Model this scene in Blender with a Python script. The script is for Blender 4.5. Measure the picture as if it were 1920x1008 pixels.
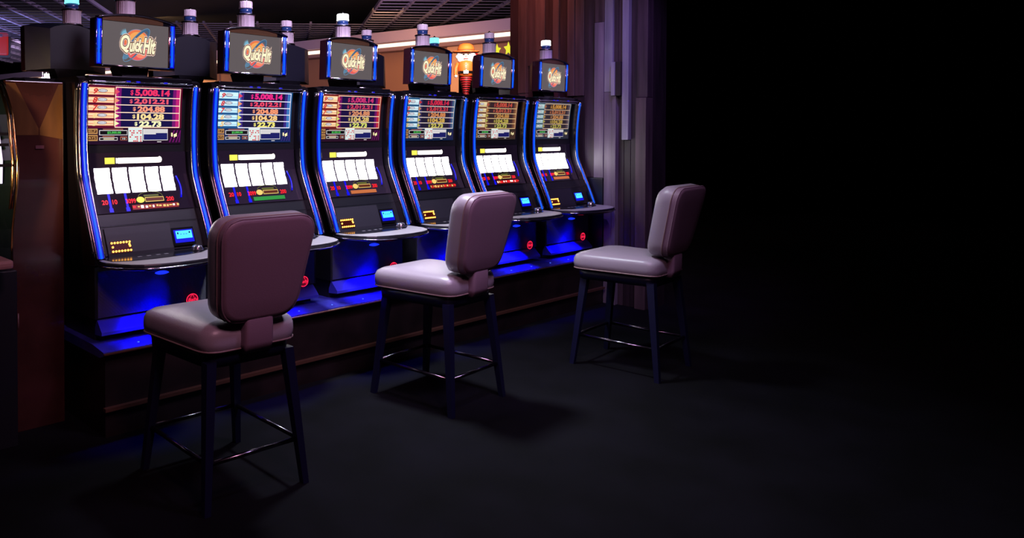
import bpy, bmesh, math, random
from mathutils import Vector, Matrix

S = bpy.context.scene
C = bpy.context.collection
for o in list(bpy.data.objects):
    bpy.data.objects.remove(o, do_unlink=True)
random.seed(7)

# ------------------------------------------------------------------ camera, world, lights, exposure
CAM_H = 1.35
cam_d = bpy.data.cameras.new('camera')
cam = bpy.data.objects.new('camera', cam_d)
C.objects.link(cam)
cam.location = (0, 0, CAM_H)
cam.rotation_euler = (math.radians(90 - 1.0), 0, math.radians(-40.05))
cam_d.sensor_fit = 'HORIZONTAL'
cam_d.sensor_width = 36.0
cam_d.lens = 36.0 * 1450.0 / 1920.0
cam_d.shift_x = (960.0 - 600.0) / 1920.0
cam_d.shift_y = (270.1 - 504.0) / 1920.0
cam_d.clip_start = 0.05
cam_d.clip_end = 100
S.camera = cam

w = bpy.data.worlds.new('world')
S.world = w
w.use_nodes = True
w.node_tree.nodes['Background'].inputs[0].default_value = (0.02, 0.012, 0.03, 1)
w.node_tree.nodes['Background'].inputs[1].default_value = 0.0
S.view_settings.view_transform = 'Standard'
S.view_settings.look = 'None'
S.view_settings.gamma = 1
S.view_settings.use_curve_mapping = False
S.view_settings.exposure = 0.0


def area(name, loc, target, size, energy, col, shape='DISK', spread=None, sy=None):
    l = bpy.data.lights.new(name, 'AREA')
    l.shape = shape
    l.size = size
    if sy is not None:
        l.shape = 'RECTANGLE'
        l.size_y = sy
    l.energy = energy
    l.color = col
    if spread is not None:
        l.spread = math.radians(spread)
    o = bpy.data.objects.new(name, l)
    C.objects.link(o)
    o.location = loc
    d = Vector(target) - Vector(loc)
    o.rotation_euler = d.to_track_quat('-Z', 'Y').to_euler()
    return o


def spot(name, loc, target, energy, col, angle=60, blend=0.6, r=0.03):
    l = bpy.data.lights.new(name, 'SPOT')
    l.energy = energy
    l.color = col
    l.spot_size = math.radians(angle)
    l.spot_blend = blend
    l.shadow_soft_size = r
    o = bpy.data.objects.new(name, l)
    C.objects.link(o)
    o.location = loc
    d = Vector(target) - Vector(loc)
    o.rotation_euler = d.to_track_quat('-Z', 'Y').to_euler()
    return o


# ceiling lamps of the gaming floor, mixed with unseen added fills
area('left_sheen_fill', (-0.2, 2.2, 1.25), (1.25, 3.5, 1.28), 0.4, 2.0, (1.0, 0.68, 0.36), spread=24)  # unseen warm fill, added for gold sheen on panel and cabinet side
area('aisle_lamp', (0.9, 0.2, 3.2), (1.75, 2.3, 0.9), 0.6, 13, (1.0, 0.46, 0.62), spread=110)
area('stool_lamp', (2.6, 0.9, 3.3), (2.9, 2.3, 0.7), 0.5, 9, (0.72, 0.50, 1.0), spread=90)
area('seat_lamp', (2.9, 3.0, 3.4), (3.0, 2.6, 0.6), 0.35, 24, (0.80, 0.88, 1.0), spread=70)  # unseen fill over the seats, added in place of machine glow
spot('wall_lamp_red', (4.9, 3.5, 3.4), (5.6, 3.92, 2.25), 120, (1.0, 0.22, 0.10), 50, 1.0)
spot('wall_lamp_violet', (4.6, 2.2, 3.2), (5.6, 3.05, 1.3), 125, (0.38, 0.22, 1.0), 60, 1.0)
spot('wall_lamp_pink', (4.4, 2.9, 3.4), (5.6, 3.5, 1.8), 14, (1.0, 0.5, 0.65), 80, 1.0)
area('hall_cove_warm', (7.4, 7.5, 2.55), (8.6, 8.6, 1.6), 0.4, 60, (1.0, 0.55, 0.22), sy=4.0)
area('hall_cove_warm_b', (6.9, 13.5, 2.5), (8.3, 14.2, 1.6), 0.4, 60, (1.0, 0.55, 0.22), sy=4.0)
area('row_lamp', (2.2, 1.4, 3.3), (3.2, 3.6, 1.9), 0.5, 28, (0.86, 0.70, 0.95), spread=95)  # added fill with no visible source, brightens the signal lamps on the signs
area('hall_ceiling_lilac', (6.0, 9.0, 1.9), (6.5, 12.0, 3.1), 2.5, 16, (0.62, 0.5, 1.0))  # unseen upward fill, added to light the ceiling slats
area('hall_soffit_far', (5.4, 14.5, 2.3), (7.2, 19.0, 2.85), 0.8, 70, (1.0, 0.75, 0.9))  # unseen fill, added to brighten the far end of the soffit
area('hall_soffit_pink', (6.3, 6.5, 2.2), (8.7, 9.0, 2.85), 0.6, 45, (1.0, 0.6, 0.8))  # unseen fill, added for the near end of the soffit
area('hall_ceiling_lilac_b', (2.6, 12.0, 1.9), (3.5, 14.0, 3.1), 2.5, 130, (0.5, 0.5, 1.0))  # unseen upward fill, added to bring out the left ceiling beams


# ------------------------------------------------------------------ materials
def lin(c):
    return tuple(((x / 255.0) / 12.92 if x / 255.0 <= 0.04045 else ((x / 255.0 + 0.055) / 1.055) ** 2.4) for x in c)


_m = {}


def mat(name, rgb, rough=0.5, metal=0.0, coat=0.0, noise=None, bump=None, spec=0.5):
    """procedural surface; rgb is 0-255 sRGB"""
    if name in _m:
        return _m[name]
    m = bpy.data.materials.new(name)
    m.use_nodes = True
    nt = m.node_tree
    b = nt.nodes['Principled BSDF']
    c = lin(rgb)
    b.inputs['Base Color'].default_value = (*c, 1)
    b.inputs['Roughness'].default_value = rough
    b.inputs['Metallic'].default_value = metal
    b.inputs['Coat Weight'].default_value = coat
    b.inputs['Specular IOR Level'].default_value = spec
    tc = nt.nodes.new('ShaderNodeTexCoord')
    if noise:
        sc, amt = noise[0], noise[1]
        stretch = noise[2] if len(noise) > 2 else (1, 1, 1)
        mp = nt.nodes.new('ShaderNodeMapping')
        mp.inputs['Scale'].default_value = stretch
        n = nt.nodes.new('ShaderNodeTexNoise')
        n.inputs['Scale'].default_value = sc
        n.inputs['Detail'].default_value = 5
        r = nt.nodes.new('ShaderNodeValToRGB')
        r.color_ramp.elements[0].color = (*[x * (1 - amt) for x in c], 1)
        r.color_ramp.elements[1].color = (*[min(1, x * (1 + amt)) for x in c], 1)
        r.color_ramp.elements[0].position = 0.3
        r.color_ramp.elements[1].position = 0.7
        nt.links.new(tc.outputs['Object'], mp.inputs['Vector'])
        nt.links.new(mp.outputs['Vector'], n.inputs['Vector'])
        nt.links.new(n.outputs['Fac'], r.inputs['Fac'])
        nt.links.new(r.outputs['Color'], b.inputs['Base Color'])
    if bump:
        sc, st = bump[0], bump[1]
        n2 = nt.nodes.new('ShaderNodeTexNoise' if len(bump) < 3 else 'ShaderNodeTexWave')
        n2.inputs['Scale'].default_value = sc
        if len(bump) > 2:
            n2.wave_type = 'BANDS'
            n2.bands_direction = bump[2]
        bp = nt.nodes.new('ShaderNodeBump')
        bp.inputs['Strength'].default_value = st
        bp.inputs['Distance'].default_value = 0.004
        nt.links.new(tc.outputs['Object'], n2.inputs['Vector'])
        nt.links.new(n2.outputs[1 if len(bump) > 2 else 0], bp.inputs['Height'])
        nt.links.new(bp.outputs['Normal'], b.inputs['Normal'])
    _m[name] = m
    return m


def glow(name, rgb, strength=1.0, base=(0, 0, 0)):
    if name in _m:
        return _m[name]
    m = bpy.data.materials.new(name)
    m.use_nodes = True
    b = m.node_tree.nodes['Principled BSDF']
    b.inputs['Base Color'].default_value = (*lin(base), 1)
    b.inputs['Roughness'].default_value = 0.35
    b.inputs['Emission Color'].default_value = (*lin(rgb), 1)
    b.inputs['Emission Strength'].default_value = strength
    _m[name] = m
    return m


BLACK = mat('black_gloss', (14, 13, 20), 0.22, coat=0.6)
BLACKM = mat('black_satin', (20, 20, 28), 0.42)
SIDEM = mat('cabinet_side_navy', (38, 32, 40), 0.12, metal=0.7)
PANEL = mat('charcoal_panel', (38, 36, 46), 0.45)
CHROME = mat('chrome', (215, 210, 225), 0.12, metal=1.0, noise=(9, 0.25))
DKCHROME = mat('dark_chrome', (120, 112, 125), 0.2, metal=1.0)
DECKG = mat('deck_grey', (138, 134, 140), 0.5)
GREYTAG = mat('tag_grey', (110, 108, 118), 0.5)
BASEM = mat('base_ribbed', (52, 52, 70), 0.34, bump=(110, 0.6, 'Z'))
LIPM = mat('toe_lip', (60, 62, 190), 0.3, coat=0.3)  # blue glow from under the deck tinted into the base colour
PLINTH = mat('plinth_top', (50, 50, 150), 0.3, coat=0.4, noise=(14, 0.4))  # blue light on the ledge put into its base colour
PLINTHF = mat('plinth_front', (26, 17, 18), 0.4, noise=(6, 0.4))
PLTRIM = mat('plinth_trim', (92, 62, 50), 0.35, metal=0.4)
NEON = glow('neon_core', (16, 100, 255), 1.0)
NEONB = glow('neon_lens', (10, 8, 225), 0.85)
WHITE = glow('reel_light', (255, 250, 255), 10.0)
SIGNW = glow('sign_white', (255, 248, 235), 2.2)
SIGNY = glow('sign_yellow', (250, 235, 90), 1.2)
REDD = glow('digit_red', (255, 30, 40), 1.6)
BLUEBAR = glow('blue_bar', (10, 15, 255), 1.0)
GOLD = glow('gold_glow', (240, 200, 110), 1.2)
OLIVE = glow('olive_glow', (110, 115, 50), 0.8)
GREENG = glow('green_glow', (50, 160, 70), 0.9)
GLASSB = mat('play_glass', (40, 32, 46), 0.12, coat=0.5)
ACCEPT = glow('acceptor_cyan', (70, 195, 255), 1.7)
ACCEPTB = glow('acceptor_blue', (8, 20, 240), 0.9)
AMBER = glow('amber_led', (255, 175, 70), 3.5)
AMBERB = glow('amber_back', (90, 8, 4), 0.5)
EMBLEM = glow('emblem_red', (255, 35, 75), 1.6)
EMBDK = glow('emblem_dim', (130, 8, 40), 0.6)
DOWN = glow('downlight_blue', (24, 48, 255), 1.3)
CLEAR = mat('candle_clear', (222, 206, 228), 0.28, noise=(60, 0.22, (1, 1, 0.02)), bump=(60, 0.5, 'X'))
BLUEL = mat('candle_blue', (36, 62, 120), 0.2, coat=0.5)
LITW = glow('candle_lit_white', (250, 250, 255), 2.2)
LITC = glow('candle_lit_cyan', (130, 240, 250), 1.5)
SCRG = glow('topper_screen', (97, 89, 91), 1.0)
LEATH = mat('leather_mauve', (146, 134, 146), 0.36, bump=(240, 0.12))
LEATHB = mat('leather_mauve_back', (122, 96, 112), 0.5, bump=(240, 0.12))  # mauve cast of the lighting put into a darker leather copy
PIPE = mat('piping', (128, 104, 104), 0.5)
LEGM = mat('stool_leg', (15, 15, 44), 0.4)


# ------------------------------------------------------------------ mesh builder
class MB:
    def __init__(self):
        self.v, self.f, self.mi, self.sm, self.mats = [], [], [], [], []

    def m(self, material):
        if material not in self.mats:
            self.mats.append(material)
        return self.mats.index(material)

    def add(self, vs, fs, material, smooth=False):
        b = len(self.v)
        self.v += [tuple(x) for x in vs]
        k = self.m(material)
        for f in fs:
            self.f.append([b + i for i in f])
            self.mi.append(k)
            self.sm.append(smooth)

    def box(self, a, b, material, bev=0.0):
        x0, y0, z0 = a
        x1, y1, z1 = b
        if bev > 0:
            bm = bmesh.new()
            bmesh.ops.create_cube(bm, size=1)
            for v in bm.verts:
                v.co = ((x0 + x1) / 2 + v.co.x * (x1 - x0), (y0 + y1) / 2 + v.co.y * (y1 - y0), (z0 + z1) / 2 + v.co.z * (z1 - z0))
            bmesh.ops.bevel(bm, geom=bm.edges[:], offset=bev, segments=2, affect='EDGES', profile=0.6)
            bm.verts.index_update()
            self.add([v.co.copy() for v in bm.verts], [[v.index for v in f.verts] for f in bm.faces], material)
            bm.free()
            return
        vs = [(x, y, z) for x in (x0, x1) for y in (y0, y1) for z in (z0, z1)]
        self.add(vs, [(0, 1, 3, 2), (4, 6, 7, 5), (0, 4, 5, 1), (2, 3, 7, 6), (0, 2, 6, 4), (1, 5, 7, 3)], material)

    def quad(self, pts, material):
        self.add(pts, [tuple(range(len(pts)))], material)

    def prism_x(self, prof, x0, x1, material, smooth=False, sh=None):
        """profile of (y,z) extruded along x; sh(z) = sideways lean"""
        n = len(prof)
        s = sh or (lambda z: 0.0)
        vs = [(x0 + s(z), y, z) for y, z in prof] + [(x1 + s(z), y, z) for y, z in prof]
        self.add(vs, [tuple(range(n))[::-1], tuple(range(n, 2 * n))], material)
        self.add(vs, [(i, (i + 1) % n, n + (i + 1) % n, n + i) for i in range(n)], material, smooth)

    def prism_z(self, outl, z0, z1, material):
        n = len(outl)
        vs = [(x, y, z0) for x, y in outl] + [(x, y, z1) for x, y in outl]
        self.add(vs, [tuple(range(n))[::-1], tuple(range(n, 2 * n))] + [(i, (i + 1) % n, n + (i + 1) % n, n + i) for i in range(n)], material)

    def tube(self, pts, r, material, seg=10, rb=None, closed=False):
        pts = [Vector(p) for p in pts]
        n = len(pts)
        vs = []
        for i, p in enumerate(pts):
            if closed:
                t = pts[(i + 1) % n] - pts[i - 1]
            else:
                t = pts[min(i + 1, n - 1)] - pts[max(i - 1, 0)]
            t.normalize()
            up = Vector((1, 0, 0)) if abs(t.x) < 0.9 else Vector((0, 1, 0))
            a = t.cross(up).normalized()
            b2 = t.cross(a)
            rr = r if rb is None else r + (rb - r) * i / (n - 1)
            for k in range(seg):
                an = 2 * math.pi * k / seg
                vs.append(p + (a * math.cos(an) + b2 * math.sin(an)) * rr)
        fs = []
        for i in range(n if closed else n - 1):
            for k in range(seg):
                j = (i + 1) % n
                fs.append((i * seg + k, i * seg + (k + 1) % seg, j * seg + (k + 1) % seg, j * seg + k))
        if not closed:
            fs.append(tuple(range(seg))[::-1])
            fs.append(tuple(range((n - 1) * seg, n * seg)))
        self.add(vs, fs, material, True)

    def lathe(self, prof, c, material, seg=24, axis='z'):
        cx, cy, cz = c
        vs = []
        for r, h in prof:
            for k in range(seg):
                a = 2 * math.pi * k / seg
                if axis == 'z':
                    vs.append((cx + r * math.cos(a), cy + r * math.sin(a), cz + h))
                else:
                    vs.append((cx + r * math.cos(a), cy - h, cz + r * math.sin(a)))
        fs = []
        for i in range(len(prof) - 1):
            for k in range(seg):
                fs.append((i * seg + k, i * seg + (k + 1) % seg, (i + 1) * seg + (k + 1) % seg, (i + 1) * seg + k))
        fs.append(tuple(range(seg))[::-1])
        fs.append(tuple(range((len(prof) - 1) * seg, len(prof) * seg)))
        self.add(vs, fs, material, True)

    def build(self, name, parent=None, label=None):
        me = bpy.data.meshes.new(name)
        me.from_pydata(self.v, [], self.f)
        for m_ in self.mats:
            me.materials.append(m_)
        for i, p in enumerate(me.polygons):
            p.material_index = self.mi[i]
            p.use_smooth = self.sm[i]
        bm = bmesh.new()
        bm.from_mesh(me)
        bmesh.ops.recalc_face_normals(bm, faces=bm.faces[:])
        bm.to_mesh(me)
        bm.free()
        me.update()
        o = bpy.data.objects.new(name, me)
        C.objects.link(o)
        if parent:
            o.parent = parent
        if label:
            o['label'] = label
        return o


def thing(name, label, cat, loc=(0, 0, 0), rz=0.0, group=None):
    o = bpy.data.objects.new(name, None)
    o.empty_display_size = 0.1
    C.objects.link(o)
    o.location = loc
    o.rotation_euler = (0, 0, rz)
    o['label'] = label
    o['category'] = cat
    if group:
        o['group'] = group
    return o


def struct(mb, name):
    o = mb.build(name)
    o['kind'] = 'structure'
    return o


# text -> flat triangles in (u, v); cached
_t = {}


def text_geo(s, bold=0.0):
    key = (s, bold)
    if key in _t:
        return _t[key]
    cu = bpy.data.curves.new('txt', 'FONT')
    cu.body = s
    cu.offset = bold
    cu.resolution_u = 3
    cu.fill_mode = 'FRONT'
    o = bpy.data.objects.new('txt', cu)
    C.objects.link(o)
    bpy.context.view_layer.update()
    dg = bpy.context.evaluated_depsgraph_get()
    me = bpy.data.meshes.new_from_object(o.evaluated_get(dg))
    vs = [(v.co.x, v.co.y) for v in me.vertices]
    fs = [list(p.vertices) for p in me.polygons]
    bpy.data.objects.remove(o, do_unlink=True)
    bpy.data.meshes.remove(me)
    bpy.data.curves.remove(cu)
    _t[key] = (vs, fs)
    return _t[key]


def put_text(mb, s, u0, u1, v0, v1, off, material, mp, bold=0.02, shear=0.0, grow=0.0, fn=None):
    """text fitted to the box u0..u1, v0..v1 (of its unbolded outline), mapped by mp(u, v, off)"""
    ref, _ = text_geo(s, 0.0)
    vs, fs = text_geo(s, bold)
    a0, a1 = min(p[0] for p in ref), max(p[0] for p in ref)
    b0, b1 = min(p[1] for p in ref), max(p[1] for p in ref)
    out = []
    for x, y in vs:
        tu = (x - a0) / (a1 - a0)
        tv = (y - b0) / (b1 - b0)
        u = u0 + tu * (u1 - u0) + shear * (tv * (v1 - v0))
        v = v0 + tv * (v1 - v0)
        if fn:
            u, v = fn(u, v, tu)
        out.append(mp(u, v, off))
    mb.add(out, fs, material)


def rect(mb, u0, u1, v0, v1, off, material, mp, n=4):
    vs, fs = [], []
    for i in range(n + 1):
        v = v0 + (v1 - v0) * i / n
        vs += [mp(u0, v, off), mp(u1, v, off)]
    for i in range(n):
        fs.append((2 * i, 2 * i + 1, 2 * i + 3, 2 * i + 2))
    mb.add(vs, fs, material)


def frame(mb, u0, u1, v0, v1, t, off, material, mp):
    rect(mb, u0, u1, v0, v0 + t, off, material, mp, 1)
    rect(mb, u0, u1, v1 - t, v1, off, material, mp, 1)
    rect(mb, u0, u0 + t, v0 + t, v1 - t, off, material, mp)
    rect(mb, u1 - t, u1, v0 + t, v1 - t, off, material, mp)


def ell(mb, cu, cv, ru, rv, off, material, mp, ring=None, rot=0.0, seg=40, a0=0, a1=360):
    """filled ellipse, or a ring whose stroke is ring (callable of angle or number)"""
    vs, fs = [], []
    ca, sa = math.cos(rot), math.sin(rot)

    def pt(k, s):
        a = math.radians(a0 + (a1 - a0) * k / seg)
        x, y = (ru + s) * math.cos(a), (rv + s) * math.sin(a)
        return mp(cu + x * ca - y * sa, cv + x * sa + y * ca, off)
    if ring is None:
        vs = [mp(cu, cv, off)] + [pt(k, 0) for k in range(seg + 1)]
        fs = [(0, k + 1, k + 2) for k in range(seg)]
    else:
        for k in range(seg + 1):
            t = ring(k / seg) if callable(ring) else ring
            vs += [pt(k, 0), pt(k, -t)]
        fs = [(2 * k, 2 * k + 2, 2 * k + 3, 2 * k + 1) for k in range(seg)]
    mb.add(vs, fs, material)


# ------------------------------------------------------------------ slot machine
KN = [(1.566, -0.004), (1.50, 0.009), (1.42, 0.020), (1.33, 0.029), (1.23, 0.032), (1.14, 0.026), (1.085, 0.008),
      (1.01, -0.022), (0.92, -0.062), (0.85, -0.091), (0.78, -0.117)]


def yf(z):
    """front curve of the machine, y as a function of z (Catmull-Rom)"""
    if z >= KN[0][0]:
        return KN[0][1] - (z - KN[0][0]) * 0.15
    if z <= KN[-1][0]:
        return KN[-1][1]
    for i in range(len(KN) - 1):
        if KN[i + 1][0] <= z <= KN[i][0]:
            p1, p2 = KN[i], KN[i + 1]
            p0 = KN[max(i - 1, 0)]
            p3 = KN[min(i + 2, len(KN) - 1)]
            t = (z - p1[0]) / (p2[0] - p1[0])
            m1 = (p2[1] - p0[1]) / (p2[0] - p0[0]) * (p2[0] - p1[0])
            m2 = (p3[1] - p1[1]) / (p3[0] - p1[0]) * (p2[0] - p1[0])
            return (2 * t ** 3 - 3 * t * t + 1) * p1[1] + (t ** 3 - 2 * t * t + t) * m1 + (-2 * t ** 3 + 3 * t * t) * p2[1] + (t ** 3 - t * t) * m2
    return KN[-1][1]


def sh(z):
    z = min(max(z, 0.78), 1.566)
    return 0.025 * (1.566 - z) / 0.788


RECESS = 0.045


def rec(z):
    # the face sits behind the cheeks, deepest at the upper display
    return 0.055 if z > 1.25 else (0.036 if z > 1.1 else 0.042)


def face(u, z, off):
    return (u + sh(z), yf(z) + 0.045 - off, z)


ZS = [0.78 + (1.566 - 0.78) * i / 26 for i in range(27)]
ROWZ = [1.556, 1.511, 1.474, 1.438, 1.402, 1.367]
AMT = ['5,008.14', '2,012.21', '204.88', '104.28', '22.73']

THEMES = {
    'pink': dict(bg=(96, 10, 44), low=(46, 14, 50), plate=(250, 205, 165), plate2=(235, 150, 110), row=(22, 16, 74), edge=(196, 34, 120), edge2=(120, 20, 110), line=(255, 222, 195),
                 amt=[(232, 50, 100), (232, 84, 104), (240, 150, 120), (246, 218, 150), (252, 250, 190)], strength=1.0),
    'cyan': dict(bg=(30, 84, 140), low=(20, 50, 110), plate=(200, 235, 250), plate2=(150, 200, 235), row=(24, 20, 64), edge=(60, 120, 190), edge2=(60, 40, 130), line=(240, 235, 250),
                 amt=[(232, 40, 130), (236, 70, 100), (244, 150, 110), (246, 200, 130), (240, 230, 120)], strength=1.0),
    'rust': dict(bg=(120, 30, 30), low=(56, 20, 50), plate=(250, 215, 170), plate2=(235, 160, 110), row=(30, 18, 70), edge=(190, 40, 60), edge2=(110, 20, 100), line=(250, 215, 180),
                 amt=[(200, 50, 110), (200, 60, 90), (215, 140, 100), (220, 190, 110), (215, 220, 110)], strength=0.95),
    'cyan_b': dict(bg=(30, 80, 125), low=(26, 48, 96), plate=(205, 228, 235), plate2=(160, 195, 215), row=(36, 30, 56), edge=(70, 96, 130), edge2=(50, 40, 90), line=(235, 215, 205),
                   amt=[(205, 40, 70), (200, 60, 70), (205, 130, 80), (205, 165, 80), (200, 190, 90)], strength=0.95),
    'amber': dict(bg=(120, 70, 60), low=(66, 54, 50), plate=(225, 205, 165), plate2=(200, 180, 120), row=(60, 40, 46), edge=(140, 90, 60), edge2=(95, 60, 50), line=(230, 195, 140),
                  amt=[(190, 75, 60), (185, 85, 65), (185, 130, 70), (180, 165, 75), (180, 180, 85)], strength=0.9),
    'cyan_c': dict(bg=(64, 92, 110), low=(48, 60, 84), plate=(180, 205, 205), plate2=(140, 165, 175), row=(52, 42, 50), edge=(96, 84, 96), edge2=(70, 56, 66), line=(215, 180, 150),
                   amt=[(200, 140, 60), (185, 110, 70), (190, 130, 75), (180, 150, 70), (175, 165, 75)], strength=0.85),
}


def display(parent, th):
    T = THEMES[th]
    st = T['strength']
    g = lambda n, c, k=1.0: glow(th + '_' + n, c, st * k)
    mb = MB()
    OFF = 0.004
    # backdrop, upper and lower half
    rect(mb, -0.272, 0.240, 1.362, 1.562, OFF, g('bg', T['bg']), face, 6)
    rect(mb, -0.272, 0.240, 1.285, 1.362, OFF, g('low', T['low'], 0.55), face, 3)
    line = g('line', T['line'], 1.15)
    for i in range(5):
        z1, z0 = ROWZ[i], ROWZ[i + 1]
        # dark cell with glowing ends
        cell = (-0.116, 0.226)
        rect(mb, cell[0], cell[1], z0, z1, OFF + 0.0005, g('row', T['row'], 0.9), face, 2)
        rect(mb, -0.116, -0.104, z0, z1, OFF + 0.001, g('edge', T['edge']), face, 2)
        rect(mb, -0.104, -0.088, z0, z1, OFF + 0.001, g('edge2', T['edge2']), face, 2)
        rect(mb, 0.206, 0.226, z0, z1, OFF + 0.001, g('edge', T['edge']), face, 2)
        rect(mb, 0.188, 0.206, z0, z1, OFF + 0.001, g('edge2', T['edge2']), face, 2)
        # separator lines
        rect(mb, -0.118, 0.229, z1 - 0.0035, z1 + 0.0005, OFF + 0.002, line, face, 1)
        # arrow into the cell
        zm = (z0 + z1) / 2
        arrow = g('arrow%d' % i, T['amt'][min(i + 1, 4)])
        mb.add([face(-0.122, zm + 0.013, OFF + 0.003), face(-0.122, zm - 0.013, OFF + 0.003), face(-0.096, zm, OFF + 0.003)], [(0, 1, 2)], arrow)
        # amount
        am = g('amt%d' % i, T['amt'][i], 1.1)
        ws = [(-0.042, 0.166), (-0.044, 0.160), (-0.026, 0.142), (-0.028, 0.138), (-0.016, 0.124)][i]
        hh = (z1 - z0) * (0.70 if i == 0 else 0.68)
        put_text(mb, '$', ws[0], ws[0] + 0.014, zm - hh * 0.42 - 0.002, zm + hh * 0.38 - 0.002, OFF + 0.003, am, face, 0.02)
        put_text(mb, AMT[i], ws[0] + 0.026, ws[1], zm - hh * 0.5 - 0.002, zm + hh * 0.5 - 0.002, OFF + 0.003, am, face, 0.05)
        # label plate on the left: cream plate with a number and an oval badge
        pu0, pu1 = -0.264 + 0.002 * (i == 4), -0.124
        rect(mb, pu0, pu1, z0 + 0.0065, z1 - 0.004, OFF + 0.001, g('plate2', T['plate2']), face, 2)
        rect(mb, pu0 + 0.004, pu1 - 0.002, z0 + 0.0085, z0 + 0.0145, OFF + 0.002, g('plate', T['plate'], 1.2), face, 1)
        rect(mb, pu0 + 0.004, pu1 - 0.002, z0 + 0.0185, z1 - 0.007, OFF + 0.002, g('plate', T['plate'], 1.2), face, 1)
        num = g('num', (215, 50, 50) if i < 2 else T['amt'][2]) if i < 3 else g('num2', T['amt'][3])
        put_text(mb, '98765'[i], -0.231, -0.213, zm - 0.011, zm + 0.012, OFF + 0.0045, num, face, 0.04, shear=0.3)
        ell(mb, -0.183, zm + 0.003, 0.024, 0.0085, OFF + 0.0035, g('badge_dark', (70, 50, 60)), face)
        ell(mb, -0.183, zm + 0.003, 0.021, 0.0065, OFF + 0.0045, g('badge', (225, 225, 235)), face)
        put_text(mb, 'Quick Hit', -0.200, -0.166, zm - 0.0005, zm + 0.006, OFF + 0.0055, g('badge_dark', (70, 50, 60)), face, 0.0)
    rect(mb, -0.118, 0.229, ROWZ[5] - 0.003, ROWZ[5] + 0.001, OFF + 0.002, line, face, 1)
    rect(mb, -0.119, -0.1155, ROWZ[5], ROWZ[0], OFF + 0.0022, line, face, 6)
    rect(mb, 0.2255, 0.229, ROWZ[5], ROWZ[0], OFF + 0.0022, line, face, 6)
    # lower strip: buttons, meters, ticket, rules panel, denomination
    btn = g('btn', (205, 150, 90))
    btd = g('btn_dark', (64, 34, 20))
    rim = g('rim', (230, 225, 225))
    blk = g('blk', (14, 12, 18))
    for z0, z1, tx in ((1.335, 1.359, 'HELP'), (1.302, 1.330, 'PAYS')):
        rect(mb, -0.269, -0.204, z0, z1, OFF + 0.002, btn, face, 2)
        rect(mb, -0.264, -0.209, z0 + 0.005, z1 - 0.005, OFF + 0.003, btd, face, 2)
        put_text(mb, tx, -0.259, -0.214, z0 + 0.0075, z1 - 0.0075, OFF + 0.004, btn, face, 0.02)
    rect(mb, -0.196, -0.053, 1.3285, 1.352, OFF + 0.002, rim, face, 1)
    rect(mb, -0.193, -0.056, 1.3312, 1.3492, OFF + 0.003, blk, face, 1)
    put_text(mb, '$3,000.00', -0.156, -0.088, 1.334, 1.346, OFF + 0.004, g('meter_green', (90, 220, 100)), face, 0.02)
    rect(mb, -0.178, -0.076, 1.3545, 1.3585, OFF + 0.003, g('cap', (190, 110, 90), 0.8), face, 1)
    rect(mb, -0.196, -0.104, 1.3035, 1.318, OFF + 0.002, rim, face, 1)
    rect(mb, -0.193, -0.107, 1.306, 1.3155, OFF + 0.003, blk, face, 1)
    rect(mb, -0.176, -0.122, 1.3075, 1.314, OFF + 0.004, g('tx', (200, 185, 150)), face, 1)
    rect(mb, -0.180, -0.120, 1.320, 1.3245, OFF + 0.003, g('cap', (190, 110, 90), 0.8), face, 1)
    rect(mb, -0.090, -0.055, 1.3035, 1.322, OFF + 0.002, g('cap', (190, 110, 90), 0.8), face, 1)
    rect(mb, -0.086, -0.059, 1.306, 1.317, OFF + 0.003, blk, face, 1)
    put_text(mb, '10', -0.080, -0.065, 1.3075, 1.3155, OFF + 0.004, rim, face, 0.02)
    rect(mb, -0.049, 0.026, 1.296, 1.364, OFF + 0.003, g('ticket', (225, 238, 235)), face, 3)
    red = g('ticket_red', (214, 40, 60))
    rnd = random.Random(3)
    for r_ in range(6):
        for c_ in range(7):
            if rnd.random() < 0.5:
                u = -0.043 + c_ * 0.0092
                z = 1.352 - r_ * 0.0098
                rect(mb, u, u + 0.0078, z - 0.006, z, OFF + 0.004, red, face, 1)
    rect(mb, 0.029, 0.164, 1.3025, 1.358, OFF + 0.002, rim, face, 3)
    rect(mb, 0.032, 0.161, 1.3055, 1.332, OFF + 0.003, g('rules', (28, 30, 100)), face, 2)
    rect(mb, 0.098, 0.161, 1.330, 1.338, OFF + 0.003, g('rules', (28, 30, 100)), face, 1)
    for k in range(4):
        rect(mb, 0.034, 0.159, 1.3385 + k * 0.005, 1.3393 + k * 0.005, OFF + 0.004, g('rules_line', (120, 125, 150)), face, 1)
    dg = g('diag', T['edge2'], 0.9)
    for k in range(4):
        u = 0.170 + k * 0.018
        mb.add([face(u, 1.292, OFF + 0.002), face(u + 0.007, 1.292, OFF + 0.002), face(min(u + 0.035, 0.238), 1.352, OFF + 0.002), face(min(u + 0.028, 0.236), 1.352, OFF + 0.002)], [(0, 1, 2, 3)], dg)
    put_text(mb, '1¢', 0.184, 0.212, 1.318, 1.338, OFF + 0.0045, g('cent', (250, 230, 170), 1.4), face, 0.05)
    rect(mb, 0.105, 0.128, 1.293, 1.2965, OFF + 0.002, rim, face, 1)
    return mb.build('progressive_display', parent)


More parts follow.
